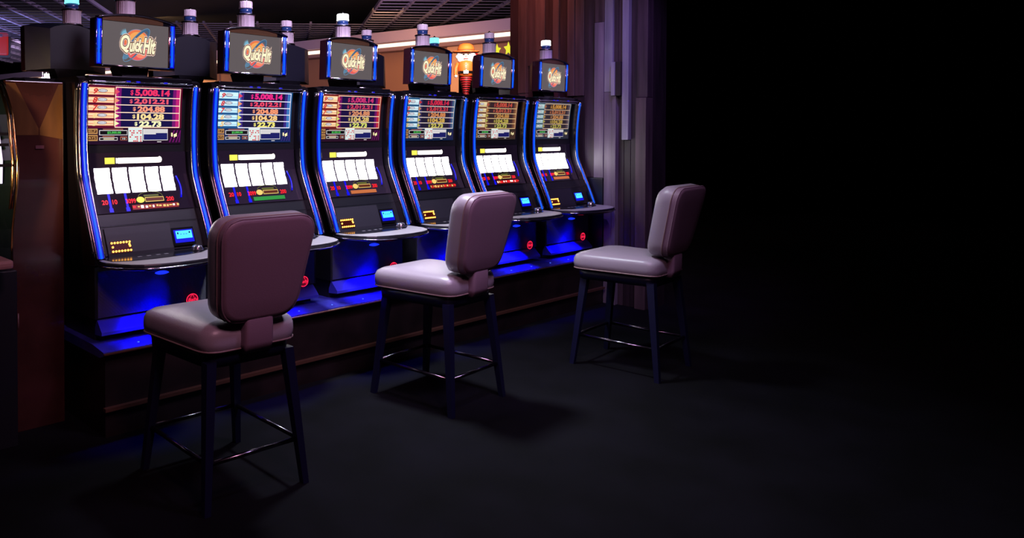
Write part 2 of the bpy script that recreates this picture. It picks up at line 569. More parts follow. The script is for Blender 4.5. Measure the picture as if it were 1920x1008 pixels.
def reels(parent, k):
    mb = MB()
    rect(mb, -0.262, 0.262, 0.965, 1.245, 0.004, GLASSB, face, 10)
    mb.build('play_glass', parent)
    us = [(-0.228, -0.151), (-0.138, -0.064), (-0.052, 0.022), (0.034, 0.103), (0.115, 0.182)]
    for i, (a, b) in enumerate(us):
        m2 = MB()
        # reel window, slightly wavy where symbols cross the edge
        n = 8
        vs, fs = [], []
        for j in range(n + 1):
            z = 1.055 + (1.173 - 1.055) * j / n
            e = 0.0012 * math.sin(j * 2.3 + i)
            vs += [face(a + e, z, 0.006), face(b + e, z, 0.006)]
        fs = [(2 * j, 2 * j + 1, 2 * j + 3, 2 * j + 2) for j in range(n)]
        m2.add(vs, fs, WHITE)
        m2.build('reel', parent)
    # header sign above the reels
    m3 = MB()
    rect(m3, -0.172, -0.122, 1.192, 1.222, 0.006, SIGNY, face, 1)
    rect(m3, -0.116, -0.111, 1.194, 1.220, 0.006, SIGNW, face, 1)
    rect(m3, -0.104, 0.112, 1.193, 1.220, 0.006, SIGNW, face, 1)
    ell(m3, -0.104, 1.2065, 0.008, 0.0135, 0.0058, SIGNW, face)
    ell(m3, 0.116, 1.2085, 0.012, 0.015, 0.0058, SIGNW, face)
    m3.build('header_sign', parent)
    # meters under the reels
    m4 = MB()
    for tx, a, b in (('20', -0.216, -0.187), ('10', -0.164, -0.141), ('3099', -0.096, -0.046), ('200', 0.118, 0.158)):
        put_text(m4, tx, a, b, 1.006, 1.026, 0.008, REDD, face, 0.015)
    for u in (-0.183, -0.099):
        rect(m4, u, u + 0.012, 0.972, 1.052, 0.007, BLUEBAR, face, 4)
        rect(m4, u - 0.004, u + 0.016, 0.970, 0.988, 0.0068, BLUEBAR, face, 1)
    ell(m4, -0.020, 1.019, 0.021, 0.014, 0.008, SIGNY if k == 0 else GOLD, face)
    frame(m4, 0.004, 0.104, 1.008, 1.029, 0.003, 0.008, GOLD, face)
    rect(m4, 0.010, 0.098, 1.0125, 1.0245, 0.0075, glow('meter_brown', (120, 50, 30), 0.7), face, 1)
    ell(m4, 0.036, 1.032, 0.066, 0.024, 0.007, OLIVE, face, ring=0.003, a0=0, a1=180)
    rect(m4, 0.000, 0.080, 1.032, 1.041, 0.0072, OLIVE, face, 1)
    if k in (1, 2, 5):
        rect(m4, -0.068, 0.140, 0.977, 0.996, 0.007, GREENG if k == 1 else glow('strip_orange', (215, 120, 70), 0.9), face, 1)
    else:
        rect(m4, -0.070, 0.177, 0.975, 0.997, 0.007, glow('strip_red', (150, 30, 24), 0.9), face, 1)
        rr = random.Random(k)
        u = -0.068
        while u < 0.170:
            wd = rr.uniform(0.004, 0.016)
            rect(m4, u, u + wd, 0.979 + rr.uniform(0, .006), 0.994 - rr.uniform(0, .004), 0.0078, rr.choice([GOLD, SIGNW, REDD, GOLD]), face, 1)
            u += wd + rr.uniform(0.003, 0.012)
    m4.build('credit_meters', parent)
    # blue arc right of the reels: reflection built as a glowing tube
    m5 = MB()
    pts = []
    for i in range(9):
        t = i / 8
        z = 1.125 - 0.105 * t
        pts.append(face(0.196 + 0.014 * math.sin(t * math.pi * 0.9), z, 0.010))
    m5.tube(pts, 0.0035, BLUEBAR, 6)
    m5.build('arc_reflection', parent)


LOGO_BG = None


def topper_map(u, z, off):
    # the sign screen stands almost upright, leaning back a little towards its right edge
    return (u, 0.022 + (1.862 - z) * 0.04 + (u + 0.19) * 0.07 - off, z)


def logo(mb, st=1.0):
    g = lambda n, c, k=1.0: glow('logo_' + n, c, k)
    M_ = topper_map
    cu, cz = -0.008, 1.760
    # pale outline, orange ball fading to coral
    ell(mb, cu, cz, 0.0735, 0.0755, 0.0010, g('ring', (140, 140, 165)), M_)
    ell(mb, cu, cz, 0.070, 0.072, 0.0014, g('ball3', (236, 96, 92)), M_)
    ell(mb, cu, cz + 0.002, 0.070, 0.070, 0.0017, g('ball2', (238, 122, 74)), M_, a0=0, a1=180)
    ell(mb, cu + 0.002, cz + 0.028, 0.046, 0.034, 0.0020, g('ball1', (246, 168, 92)), M_)
    ell(mb, cu + 0.02, cz - 0.046, 0.026, 0.016, 0.0020, g('ball4', (250, 140, 110)), M_)
    # tilted blue swoosh
    ell(mb, cu - 0.004, cz + 0.000, 0.106, 0.034, 0.0026, g('swoosh', (66, 98, 130)), M_, ring=lambda t: 0.003 + 0.013 * abs(math.cos(math.pi * t)) ** 1.5, rot=math.radians(50))
    ell(mb, cu - 0.004, cz + 0.000, 0.105, 0.033, 0.0029, g('swoosh2', (128, 168, 196)), M_, ring=0.0016, rot=math.radians(50))
    ell(mb, cu - 0.062, cz - 0.060, 0.018, 0.011, 0.0028, g('swoosh3', (90, 130, 160)), M_, rot=math.radians(30))
    # spark at upper left
    for k in range(7):
        a = math.radians(100 + k * 14)
        p0 = (cu - 0.060, cz + 0.045)
        mb.add([M_(p0[0] + 0.006 * math.cos(a + 1.57), p0[1] + 0.006 * math.sin(a + 1.57), 0.0031), M_(p0[0] - 0.006 * math.cos(a + 1.57), p0[1] - 0.006 * math.sin(a + 1.57), 0.0031),
                M_(p0[0] + 0.034 * math.cos(a), p0[1] + 0.030 * math.sin(a), 0.0031)], [(0, 1, 2)], g('spark', (120, 180, 205)))
    # lettering: glow edge, dark edge, cream face
    def bend(u, v, t):
        return u, v + 0.010 * math.sin(math.pi * min(max(t, 0), 1)) * 0.4
    for (off, bold, m_) in ((0.0036, 0.115, g('halo', (226, 196, 180))), (0.0041, 0.075, g('edge', (70, 36, 30))), (0.0046, 0.035, g('face', (255, 240, 200), 1.1))):
        put_text(mb, 'Q', -0.102, -0.056, 1.722, 1.800, off, m_, M_, bold, shear=0.12)
        put_text(mb, 'uick', -0.050, 0.014, 1.726, 1.782, off, m_, M_, bold * 1.25, shear=0.15, fn=bend)
        put_text(mb, 'Hit', 0.024, 0.084, 1.724, 1.794, off, m_, M_, bold * 1.1, shear=0.15)


def topper(parent, full, lit):
    # housing: shallow front box with an arched head, tapering to a narrow back
    x0, x1 = -0.225, 0.208
    arch = [(x0, 1.872)] + [(x0 + (x1 - x0) * t, 1.872 + 0.027 * math.sin(math.pi * t) ** 0.8) for t in [i / 12 for i in range(1, 12)]] + [(x1, 1.870)]
    mb = MB()
    outl = arch + [(x1, 1.648), (x0, 1.648)]
    n = len(outl)
    yfr = lambda x, z: topper_map(x, z, 0)[1]
    cx_, cz_ = -0.01, 1.75
    L1 = [(x, yfr(x, z) + 0.004, z) for x, z in outl]
    L2 = [(x, yfr(x, z) + 0.062, z) for x, z in outl]
    L3 = [(cx_ + (x - cx_) * 0.52, 0.175, cz_ + (z - cz_) * 0.9) for x, z in outl]
    vs = L1 + L2 + L3
    fs = [tuple(range(n))]
    mb.add(vs, fs, BLACK)
    mb.add(vs, [(i, (i + 1) % n, n + (i + 1) % n, n + i) for i in range(n)], mat('topper_side', (52, 22, 32), 0.25, coat=0.5))
    mb.add(vs, [(n + i, n + (i + 1) % n, 2 * n + (i + 1) % n, 2 * n + i) for i in range(n)] + [tuple(range(2 * n, 3 * n))[::-1]], mat('topper_back', (11, 11, 32), 0.5))
    hs = mb.build('sign_housing', parent)
    # neck down to the cabinet
    nb = MB()
    nb.add([(-0.085, 0.10, 1.66), (0.085, 0.10, 1.66), (0.085, 0.18, 1.66), (-0.085, 0.18, 1.66), (-0.055, 0.08, 1.595), (0.065, 0.08, 1.595), (0.065, 0.19, 1.595), (-0.055, 0.19, 1.595)],
           [(0, 1, 2, 3), (7, 6, 5, 4), (0, 4, 5, 1), (1, 5, 6, 2), (2, 6, 7, 3), (3, 7, 4, 0)], BLACK)
    nb.build('sign_neck', parent)
    # signal lamp on top
    cb = (-0.045, 0.085, 1.893)
    sl = MB()
    sl.lathe([(0.0, 0), (0.053, 0), (0.055, 0.006), (0.046, 0.009), (0.0465, 0.012), (0.0465, 0.074), (0.050, 0.077), (0.050, 0.082), (0.036, 0.085), (0, 0.085)], cb, CLEAR, 28)
    so = sl.build('signal_lamp', parent, 'clear ribbed two tier lamp housing')
    s2 = MB()
    s2.lathe([(0.0, 0.082), (0.034, 0.083), (0.034, 0.112), (0, 0.112)], cb, BLUEL, 24)
    s2.build('blue_lens', so)
    s3 = MB()
    s3.lathe([(0.0, 0.112), (0.037, 0.112), (0.038, 0.116), (0.036, 0.119), (0.036, 0.146), (0.033, 0.151), (0, 0.151)], cb, lit or CLEAR, 24)
    s3.build('top_lens', so)
    s4 = MB()
    s4.lathe([(0, 0.150), (0.017, 0.151), (0.016, 0.156), (0.006, 0.159), (0.005, 0.166), (0, 0.167)], cb, CHROME, 16)
    s4.lathe([(0.0, 0.075), (0.0505, 0.0755), (0.0515, 0.079), (0.0505, 0.0825), (0, 0.083)], cb, DKCHROME, 24)
    s4.lathe([(0.0, -0.001), (0.056, -0.001), (0.057, 0.004), (0.050, 0.009), (0, 0.009)], cb, DKCHROME, 24)
    s4.build('metal_ring', so)
    if not full:
        return
    sc = MB()
    rect(sc, -0.190, 0.166, 1.659, 1.862, -0.001, SCRG, topper_map, 1)
    logo(sc)
    sc.build('sign_screen', parent, 'grey screen with a two word logo over an orange ball')
    # side lamps
    for a, b in ((-0.221, -0.194), (0.174, 0.203)):
        ls = MB()
        rect(ls, a, b, 1.660, 1.868, 0.000, NEONB, topper_map, 4)
        uc = (a + b) / 2
        ls.tube([topper_map(uc, 1.665, 0.002), topper_map(uc, 1.865, 0.002)], 0.0055, NEON, 8)
        ls.tube([topper_map(a, 1.660, 0.003), topper_map(a, 1.868, 0.003)], 0.0022, CHROME, 6)
        ls.tube([topper_map(b, 1.660, 0.003), topper_map(b, 1.868, 0.003)], 0.0022, CHROME, 6)
        # broken chrome glints of the reflector behind the tube
        rr = random.Random(int(a * 1000))
        for k in range(7):
            z = 1.668 + rr.random() * 0.18
            uu = a + 0.004 if rr.random() < .5 else b - 0.008
            rect(ls, uu, uu + 0.005, z, z + 0.012, 0.0012, CHROME, topper_map, 1)
        ls.build('side_light', parent)
    br = MB()
    pts = [(x, yfr(x, z) - 0.002, z + 0.001) for x, z in arch]
    br.tube(pts, 0.005, DKCHROME, 8)
    # tan reflector under the arch
    vs = []
    for x, z in arch:
        if -0.195 <= x <= 0.17:
            vs += [(x, yfr(x, z) + 0.002, z - 0.003), (x, yfr(x, z) + 0.001, 1.864)]
    br.add(vs, [(2 * i, 2 * i + 1, 2 * i + 3, 2 * i + 2) for i in range(len(vs) // 2 - 1)], mat('arch_bronze', (150, 112, 84), 0.25, metal=0.8))
    br.tube([topper_map(-0.192, 1.655, 0.004), topper_map(0.170, 1.655, 0.004)], 0.0045, CHROME, 8)
    br.tube([topper_map(-0.192, 1.655, 0.002), topper_map(-0.192, 1.864, 0.002)], 0.0022, DKCHROME, 6)
    br.tube([topper_map(0.169, 1.655, 0.002), topper_map(0.169, 1.864, 0.002)], 0.003, mat('rose_trim', (190, 130, 140), 0.2, metal=1.0), 6)
    br.build('sign_trim', parent)


def deck(parent):
    # outline clockwise from back-left
    o = [(-0.300, -0.075), (-0.305, -0.150), (-0.300, -0.185), (-0.262, -0.262), (-0.235, -0.300), (-0.190, -0.335), (-0.120, -0.358), (-0.03, -0.370), (0.07, -0.370), (0.16, -0.356),
         (0.230, -0.330), (0.275, -0.292), (0.298, -0.235), (0.305, -0.15), (0.305, -0.075)]
    cx_, cy_ = 0.0, -0.15

    def sc(k, dy=0):
        return [(cx_ + (x - cx_) * k, min(cy_ + (y - cy_) * k + dy, -0.075) if y > -0.1 else cy_ + (y - cy_) * k) for x, y in o]
    n = len(o)
    layers = [(sc(0.90), 0.737), (sc(0.965), 0.742), (sc(1.0), 0.750), (sc(1.0), 0.754), (sc(0.985), 0.756), (sc(0.985), 0.765), (sc(0.975), 0.771), (sc(0.955), 0.7735)]
    ms = [BLACK, BLACK, DKCHROME, BLACKM, BLACKM, BLACKM, DECKG]
    mb = MB()
    vs = []
    for ol, z in layers:
        vs += [(x + 0.022, y, z) for x, y in ol]
    for i in range(len(layers) - 1):
        mb.add(vs, [(i * n + j, i * n + (j + 1) % n, (i + 1) * n + (j + 1) % n, (i + 1) * n + j) for j in range(n)], ms[i], False)
    mb.add(vs, [tuple(range(n))[::-1]], BLACK)
    mb.add(vs, [tuple(range(7 * n, 8 * n))], DECKG)
    d = mb.build('button_deck', parent)
    # chrome bead along the front edge
    cb = MB()
    cb.tube([(x * 1.002 + 0.022, y, 0.752) for x, y in o[1:-1]], 0.0042, CHROME, 8)
    cb.build('chrome_bead', d)
    # black glass button strip at the back of the deck with small key legends
    g = MB()
    g.prism_z([(-0.262, -0.078), (0.285, -0.078), (0.270, -0.150), (0.20, -0.205), (0.10, -0.228), (-0.05, -0.236), (-0.17, -0.225), (-0.245, -0.19)], 0.772, 0.7765, mat('deck_glass', (22, 22, 28), 0.16))
    for x in (-0.105, -0.060, -0.012, 0.030):
        g.box((x, -0.160, 0.776), (x + 0.020, -0.145, 0.7772), GREYTAG)
    g.build('button_glass', d)
    b = MB()
    b.lathe([(0, 0), (0.030, 0), (0.031, 0.006), (0.026, 0.012), (0.026, 0.016), (0.022, 0.022), (0.012, 0.026), (0, 0.027)], (0.205, -0.155, 0.7765), mat('knob_silver', (150, 145, 158), 0.2, metal=0.9), 24)
    b.build('spin_button', d)


def slot(label, loc, rz, full, theme, lit, group, k):
    t = thing('slot_machine', label, 'slot machine', loc, rz, group)
    # body behind the face
    back = 0.29
    body = MB()
    prof = [(yf(z) + 0.047, z) for z in ZS[::-1]] + [(-0.04, 0.74), (-0.04, 0.72), (back, 0.72), (back, 1.59), (0.27, 1.603), (0.045, 1.603), (0.03, 1.590)]
    body.prism_x(prof, -0.268, 0.268, BLACKM, sh=sh)
    body.build('cabinet_body', t)
    # the two curved cheeks that hold the light tubes
    for s in (-1, 1):
        ch = MB()
        cp = [(yf(z), z) for z in ZS[::-1]] + [(-0.105, 0.748), (0.06, 0.735), (back, 0.735), (back, 1.585), (0.27, 1.600), (0.03, 1.598), (0.0, 1.588)]
        ia, ob = 0.268, 0.316
        xa, xb = (ia, ob) if s > 0 else (-ob, -ia)
        ch.prism_x(cp, xa, xb, SIDEM, sh=sh)
        # rounded outer shoulder
        pts = [(s * (ob + 0.000) + sh(z), yf(z) + 0.012, z) for z in ZS[::-1]]
        ch.tube(pts, 0.013, BLACK, 10)
        ch.build('side_panel', t)
        if full:
            li = MB()
            vs = []
            for z in ZS[::-1]:
                vs += [(s * 0.2673 + sh(z), yf(z) + 0.001, z), (s * 0.2673 + sh(z), yf(z) + 0.046, z)]
            li.add(vs, [(2 * i, 2 * i + 1, 2 * i + 3, 2 * i + 2) for i in range(len(ZS) - 1)], mat('liner_satin', (120, 116, 128), 0.24, metal=1.0))
            li.build('inner_liner', t)
            tr = MB()
            for xo, r_, m_ in ((0.2735, 0.0032, CHROME), (0.3095, 0.0036, mat('rose_chrome', (200, 165, 185), 0.16, metal=1.0))):
                tr.tube([(s * xo + sh(z), yf(z) - 0.003, z) for z in ZS[::-1]], r_, m_, 8)
            tr.build('edge_trim', t)
            ne = MB()
            vs = []
            for z in ZS[::-1]:
                vs += [(s * 0.277 + sh(z), yf(z) - 0.002, z), (s * 0.302 + sh(z), yf(z) - 0.002, z)]
            ne.add(vs, [(2 * i, 2 * i + 1, 2 * i + 3, 2 * i + 2) for i in range(len(ZS) - 1)], NEONB)
            ne.tube([(s * 0.2885 + sh(z), yf(z) - 0.004, z) for z in ZS[::-1]], 0.0062, NEON, 8)
            ne.lathe([(0, 0), (0.014, 0), (0.014, 0.006), (0.008, 0.010), (0, 0.011)], (s * 0.289, -0.004, 1.566), CHROME, 14)
            ne.build('light_tube', t)
    # base cabinet
    ba = MB()
    ba.box((-0.275, -0.070, 0.50), (0.315, 0.29, 0.735), BLACKM)
    ba.box((-0.262, -0.074, 0.505), (0.302, -0.069, 0.715), BASEM if full else BLACKM)
    ba.box((-0.262, -0.040, 0.40), (0.302, 0.29, 0.50), BLACKM)
    bo = ba.build('base_cabinet', t)
    if not full:
        topper(t, False, lit)
        return t
    lp = MB()
    lp.add([(-0.262, -0.058, 0.500), (0.302, -0.058, 0.500), (0.302, -0.112, 0.446), (-0.262, -0.112, 0.446), (-0.262, -0.112, 0.432), (0.302, -0.112, 0.432), (0.302, -0.03, 0.425), (-0.262, -0.03, 0.425)],
           [(0, 3, 2, 1), (3, 4, 5, 2), (4, 7, 6, 5), (0, 7, 4, 3), (1, 2, 5, 6)], LIPM)
    lp.build('toe_lip', t)
    dl = MB()
    nn = 20
    vs = [(0.055 + 0.033 * math.cos(2 * math.pi * i / nn), -0.073 - 0.020 * q, 0.676 + 0.008 * q2 * math.sin(2 * math.pi * i / nn)) for q, q2 in ((0, 1.0), (0.7, 1.0), (1.0, 0.6)) for i in range(nn)]
    dl.add(vs, [(j * nn + i, j * nn + (i + 1) % nn, (j + 1) * nn + (i + 1) % nn, (j + 1) * nn + i) for j in range(2) for i in range(nn)] + [tuple(range(2 * nn, 3 * nn))], DOWN, True)
    dl.build('downlight', t)
    deck(t)
    # top chrome rods
    tb = MB()
    for (y, z, r_, xe) in ((-0.006, 1.577, 0.0042, 0.268), (-0.004, 1.562, 0.0022, 0.266)):
        pts = [(-xe + 2 * xe * i / 16, y + 0.0015 * math.sin(i * 1.9), z) for i in range(17)]
        tb.tube(pts, r_, CHROME, 8)
    tb.box((-0.27, -0.002, 1.560), (0.27, 0.05, 1.604), BLACK, 0.004)
    for x in (-0.085, -0.035, 0.11):
        tb.tube([(x, -0.0085, 1.5795), (x + 0.018, -0.0085, 1.5795)], 0.004, NEONB, 6)
    tb.tube([(0.03, 0.02, 1.607), (0.22, 0.02, 1.607)], 0.003, DKCHROME, 6)
    tb.build('top_rail', t)
    display(t, theme)
    reels(t, k)
    # printer panel with amber lights, bill acceptor
    pp = MB()
    vs = []
    zs = [0.905, 0.87, 0.83, 0.79, 0.772]
    for z in zs:
        vs += [face(-0.235, z, 0.008), face(0.100, z, 0.008)]
    pp.add(vs, [(2 * i, 2 * i + 1, 2 * i + 3, 2 * i + 2) for i in range(4)], PANEL)
    rect(pp, -0.26, 0.26, 0.910, 0.9125, 0.006, BLACK, face, 1)
    pp.build('printer_panel', t)
    am = MB()
    rect(am, -0.222, -0.118, 0.790, 0.843, 0.010, AMBERB, face, 3)
    dots = [(-0.213 + i * 0.0147, 0.836) for i in range(7)] + [(-0.213 + i * 0.0147, 0.799) for i in range(7)] + [(-0.211, 0.818), (-0.126, 0.818), (-0.128, 0.8255)]
    for u, z in dots:
        c = face(u, z, 0.012)
        am.lathe([(0.0, -0.002), (0.0052, -0.001), (0.0052, 0.001), (0.003, 0.003), (0.0, 0.0035)], c, AMBER, 8, axis='y')
    am.build('ticket_lights', t)
    ac = MB()
    rect(ac, 0.100, 0.222, 0.796, 0.878, 0.012, BLACK, face, 3)
    rect(ac, 0.110, 0.215, 0.808, 0.868, 0.014, ACCEPTB, face, 3)
    rect(ac, 0.119, 0.207, 0.827, 0.863, 0.016, ACCEPT, face, 3)
    rect(ac, 0.126, 0.133, 0.848, 0.857, 0.017, BLACK, face, 1)
    rect(ac, 0.190, 0.198, 0.850, 0.857, 0.017, BLACK, face, 1)
    for u in (0.142, 0.158, 0.172):
        rect(ac, u, u + 0.008, 0.846, 0.8485, 0.017, ACCEPTB, face, 1)
    ac.build('bill_acceptor', t)
    # emblem
    em = MB()
    mp = lambda u, v, off: (u, -0.076 - off, v)
    ell(em, 0.222, 0.524, 0.033, 0.029, 0.001, EMBDK, mp)
    ell(em, 0.222, 0.524, 0.033, 0.029, 0.003, EMBLEM, mp, ring=0.004)
    ell(em, 0.222, 0.535, 0.010, 0.012, 0.003, EMBLEM, mp, ring=0.0022, a0=0, a1=180)
    put_text(em, 'Bally', 0.197, 0.248, 0.511, 0.532, 0.004, EMBLEM, mp, 0.01, shear=0.3)
    em.build('emblem', t)
    topper(t, True, lit)
    # the lamp under the deck is a real blue lamp in the underside
    return t


FR = 'slot machines in the front row'
front = [
    ('nearest slot machine in the row, magenta jackpot display, left of all the stools', 'pink', None),
    ('slot machine behind the large mauve stool back, pale blue jackpot display', 'cyan', None),
    ('third slot machine from the left, white lit lamp on its sign, rust red display', 'rust', LITW),
    ('fourth slot machine from the left, blue display, deck partly behind the smaller mauve stool back', 'cyan_b', None),
    ('fifth slot machine from the left, amber tinted display, yellow stars above its sign', 'amber', None),
    ('farthest slot machine, last in the row beside the plank wall', 'cyan_c', LITW),
]
X0, YR = 1.728, 3.371
for k, (lb, th, lit) in enumerate(front):
    slot(lb, (X0 + 0.7 * k, YR, 0), 0.0, True, th, lit, FR, k)
    spot('deck_lamp', (X0 + 0.7 * k + 0.10, YR - 0.155, 0.690), (X0 + 0.7 * k - 0.06, YR - 0.075, 0.45), 5, (0.0, 0.0, 1.0), 80, 1.0, 0.012)
    spot('deck_lamp_low', (X0 + 0.7 * k + 0.02, YR - 0.20, 0.690), (X0 + 0.7 * k - 0.02, YR - 0.13, 0.35), 22, (0.0, 0.0, 1.0), 75, 0.6, 0.012)

rear_lbl = [
    'dark back of a slot machine, leftmost behind the row, cyan lit lamp on top',
    'dark back of a slot machine showing between the first and second signs',
    'dark back of a slot machine right of the second sign, clear lamp on top',
    'dark back of a slot machine right of the third sign',
    'back of a slot machine behind the fourth sign, pale cyan lit lamp',
]
for k in range(5):
    slot(rear_lbl[k], (1.555 + 0.7 * k, 3.985, 0), math.pi, False, None, LITC if k in (0, 4) else None, 'slot machines in the rear row', k)

# ------------------------------------------------------------------ plinth under the bank
pl = thing('machine_plinth', 'long dark plinth under the slot machines with a blue lit top ledge', 'plinth', (3.5, 3.3, 0))
m = MB()
m.prism_x([(3.16 - 3.3, 0.385), (3.16 - 3.3, 0.37), (3.20 - 3.3, 0.355), (4.16 - 3.3, 0.355), (4.16 - 3.3, 0.399), (3.28 - 3.3, 0.399)], 1.43 - 3.5, 5.56 - 3.5, PLINTH)
m.build('top_ledge', pl)
m = MB()
m.box((1.45 - 3.5, 3.19 - 3.3, 0.0), (5.56 - 3.5, 4.14 - 3.3, 0.355), PLINTHF)
m.build('plinth_body', pl)
m = MB()
m.tube([(1.43 - 3.5, 3.158 - 3.3, 0.376), (5.56 - 3.5, 3.158 - 3.3, 0.376)], 0.006, PLTRIM, 8)
m.box((1.44 - 3.5, 3.165 - 3.3, 0.12), (5.56 - 3.5, 3.19 - 3.3, 0.135), PLTRIM)
m.build('plinth_trim', pl)
m = MB()
for x in [1.62 + 0.233 * i for i in range(17)]:
    m.lathe([(0, 0), (0.006, 0), (0.005, 0.004), (0, 0.005)], (x - 3.5, 3.21 - 3.3, 0.388), glow('blue_stud', (60, 100, 255), 2.0), 8)
m.build('ledge_light', pl)

# filler block between the last machine and the wall
m = MB()
m.box((0, 0, 0), (0.017, 0.62, 0.978), BLACKM, 0.003)
o = m.build('filler_block')
o.location = (5.585, 3.205, 0)
o['label'] = 'dark upright filler block between the farthest slot machine and the plank wall'
o['category'] = 'panel'

# ------------------------------------------------------------------ brown panel left of the row
m = MB()
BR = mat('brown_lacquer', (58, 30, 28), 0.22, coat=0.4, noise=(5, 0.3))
BRG = mat('gold_reflection', (120, 82, 50), 0.3, metal=0.55, noise=(4, 0.35, (3, 1, 0.6)))
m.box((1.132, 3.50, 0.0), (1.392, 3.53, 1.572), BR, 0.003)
# gold reflections painted as flat facets either side of a dark pointed field
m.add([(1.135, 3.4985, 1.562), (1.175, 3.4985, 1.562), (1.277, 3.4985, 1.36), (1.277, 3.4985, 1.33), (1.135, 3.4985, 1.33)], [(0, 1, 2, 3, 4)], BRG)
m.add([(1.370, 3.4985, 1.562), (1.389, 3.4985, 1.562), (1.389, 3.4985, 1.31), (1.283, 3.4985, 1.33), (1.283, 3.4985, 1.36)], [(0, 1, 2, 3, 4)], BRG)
m.box((1.262, 3.494, 1.268), (1.300, 3.4985, 1.283), mat('tag_plum', (96, 56, 66), 0.4), 0)
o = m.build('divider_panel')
o['label'] = 'glossy brown divider panel with painted gold V reflection left of the nearest slot machine'
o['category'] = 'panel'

# ------------------------------------------------------------------ machine cut by the left edge
t = thing('gaming_machine', 'gaming machine cut by the left edge, gold rimmed side with a white screen sliver', 'slot machine', (0.80, 3.35, 0))
pr = [(0.18, 1.565), (0.13, 1.548), (0.065, 1.476), (0.018, 1.418), (-0.007, 1.316), (-0.038, 1.226), (-0.030, 1.12), (0.0, 1.02), (0.03, 0.93), (0.04, 0.85), (0.04, 0.79)]
m = MB()
m.prism_x(pr + [(0.50, 0.79), (0.50, 1.565)], -0.32, 0.318, mat('green_black', (14, 24, 22), 0.25, coat=0.4), smooth=False)
m.build('cabinet_body', t)
for xx, rr_, pq in ((0.320, 0.005, pr), (-0.320, 0.005, pr), (0.302, 0.008, pr[1:8])):
    m = MB()
    m.tube([(xx, y, z) for y, z in pq], rr_, mat('gold_chrome', (220, 165, 110), 0.18, metal=1.0), 8)
    m.build('edge_trim', t)
m = MB()
sp = [(0.050, 1.45), (0.013, 1.40), (-0.012, 1.316), (-0.043, 1.226), (-0.036, 1.13)]
vs = []
for y, z in sp:
    vs += [(-0.28, y - .006, z), (0.256, y - .006, z)]
m.add(vs, [(2 * i, 2 * i + 1, 2 * i + 3, 2 * i + 2) for i in range(4)], glow('left_screen', (245, 225, 255), 1.3))
for z0, yy in ((1.285, -0.03), (1.33, -0.020), (1.20, -0.050)):
    m.box((-0.28, yy - .012, z0), (0.283, yy - .001, z0 + 0.012), BLACK)
m.build('screen', t)
m = MB()
m.box((-0.33, -0.16, 0.79), (0.262, 0.06, 0.825), mat('deck_rose', (150, 110, 110), 0.35), 0.012)
m.build('button_deck', t)
m = MB()
m.box((-0.31, 0.0, 0.0), (0.328, 0.48, 0.755), BLACKM, 0.004)
m.tube([(0.330, -0.004, 0.50), (0.330, -0.004, 0.57)], 0.0025, mat('hinge_grey', (120, 95, 95), .4), 6)
m.build('base_cabinet', t)


# ------------------------------------------------------------------ stools
def rrect(hw0, hw1, d0, d1, r, n=6):
    """rounded trapezoid: half width hw0 at y=d0, hw1 at y=d1"""
    cs = [(-hw0, d0), (hw0, d0), (hw1, d1), (-hw1, d1)]
    out = []
    for i in range(4):
        p = Vector(cs[i])
        a = (Vector(cs[i - 1]) - p).normalized()
        b = (Vector(cs[(i + 1) % 4]) - p).normalized()
        s, e = p + a * r, p + b * r
        for k in range(n + 1):
            t = k / n
            q = s * (1 - t) ** 2 + p * 2 * t * (1 - t) + e * t * t
            out.append((q.x, q.y))
    return out


def loft(mb, layers, material, cap0=True, cap1=True):
    n = len(layers[0])
    vs = [p for l in layers for p in l]
    fs = [(i * n + j, i * n + (j + 1) % n, (i + 1) * n + (j + 1) % n, (i + 1) * n + j) for i in range(len(layers) - 1) for j in range(n)]
    if cap0:
        fs.append(tuple(range(n))[::-1])
    if cap1:
        fs.append(tuple(range((len(layers) - 1) * n, len(layers) * n)))
    mb.add(vs, fs, material, True)


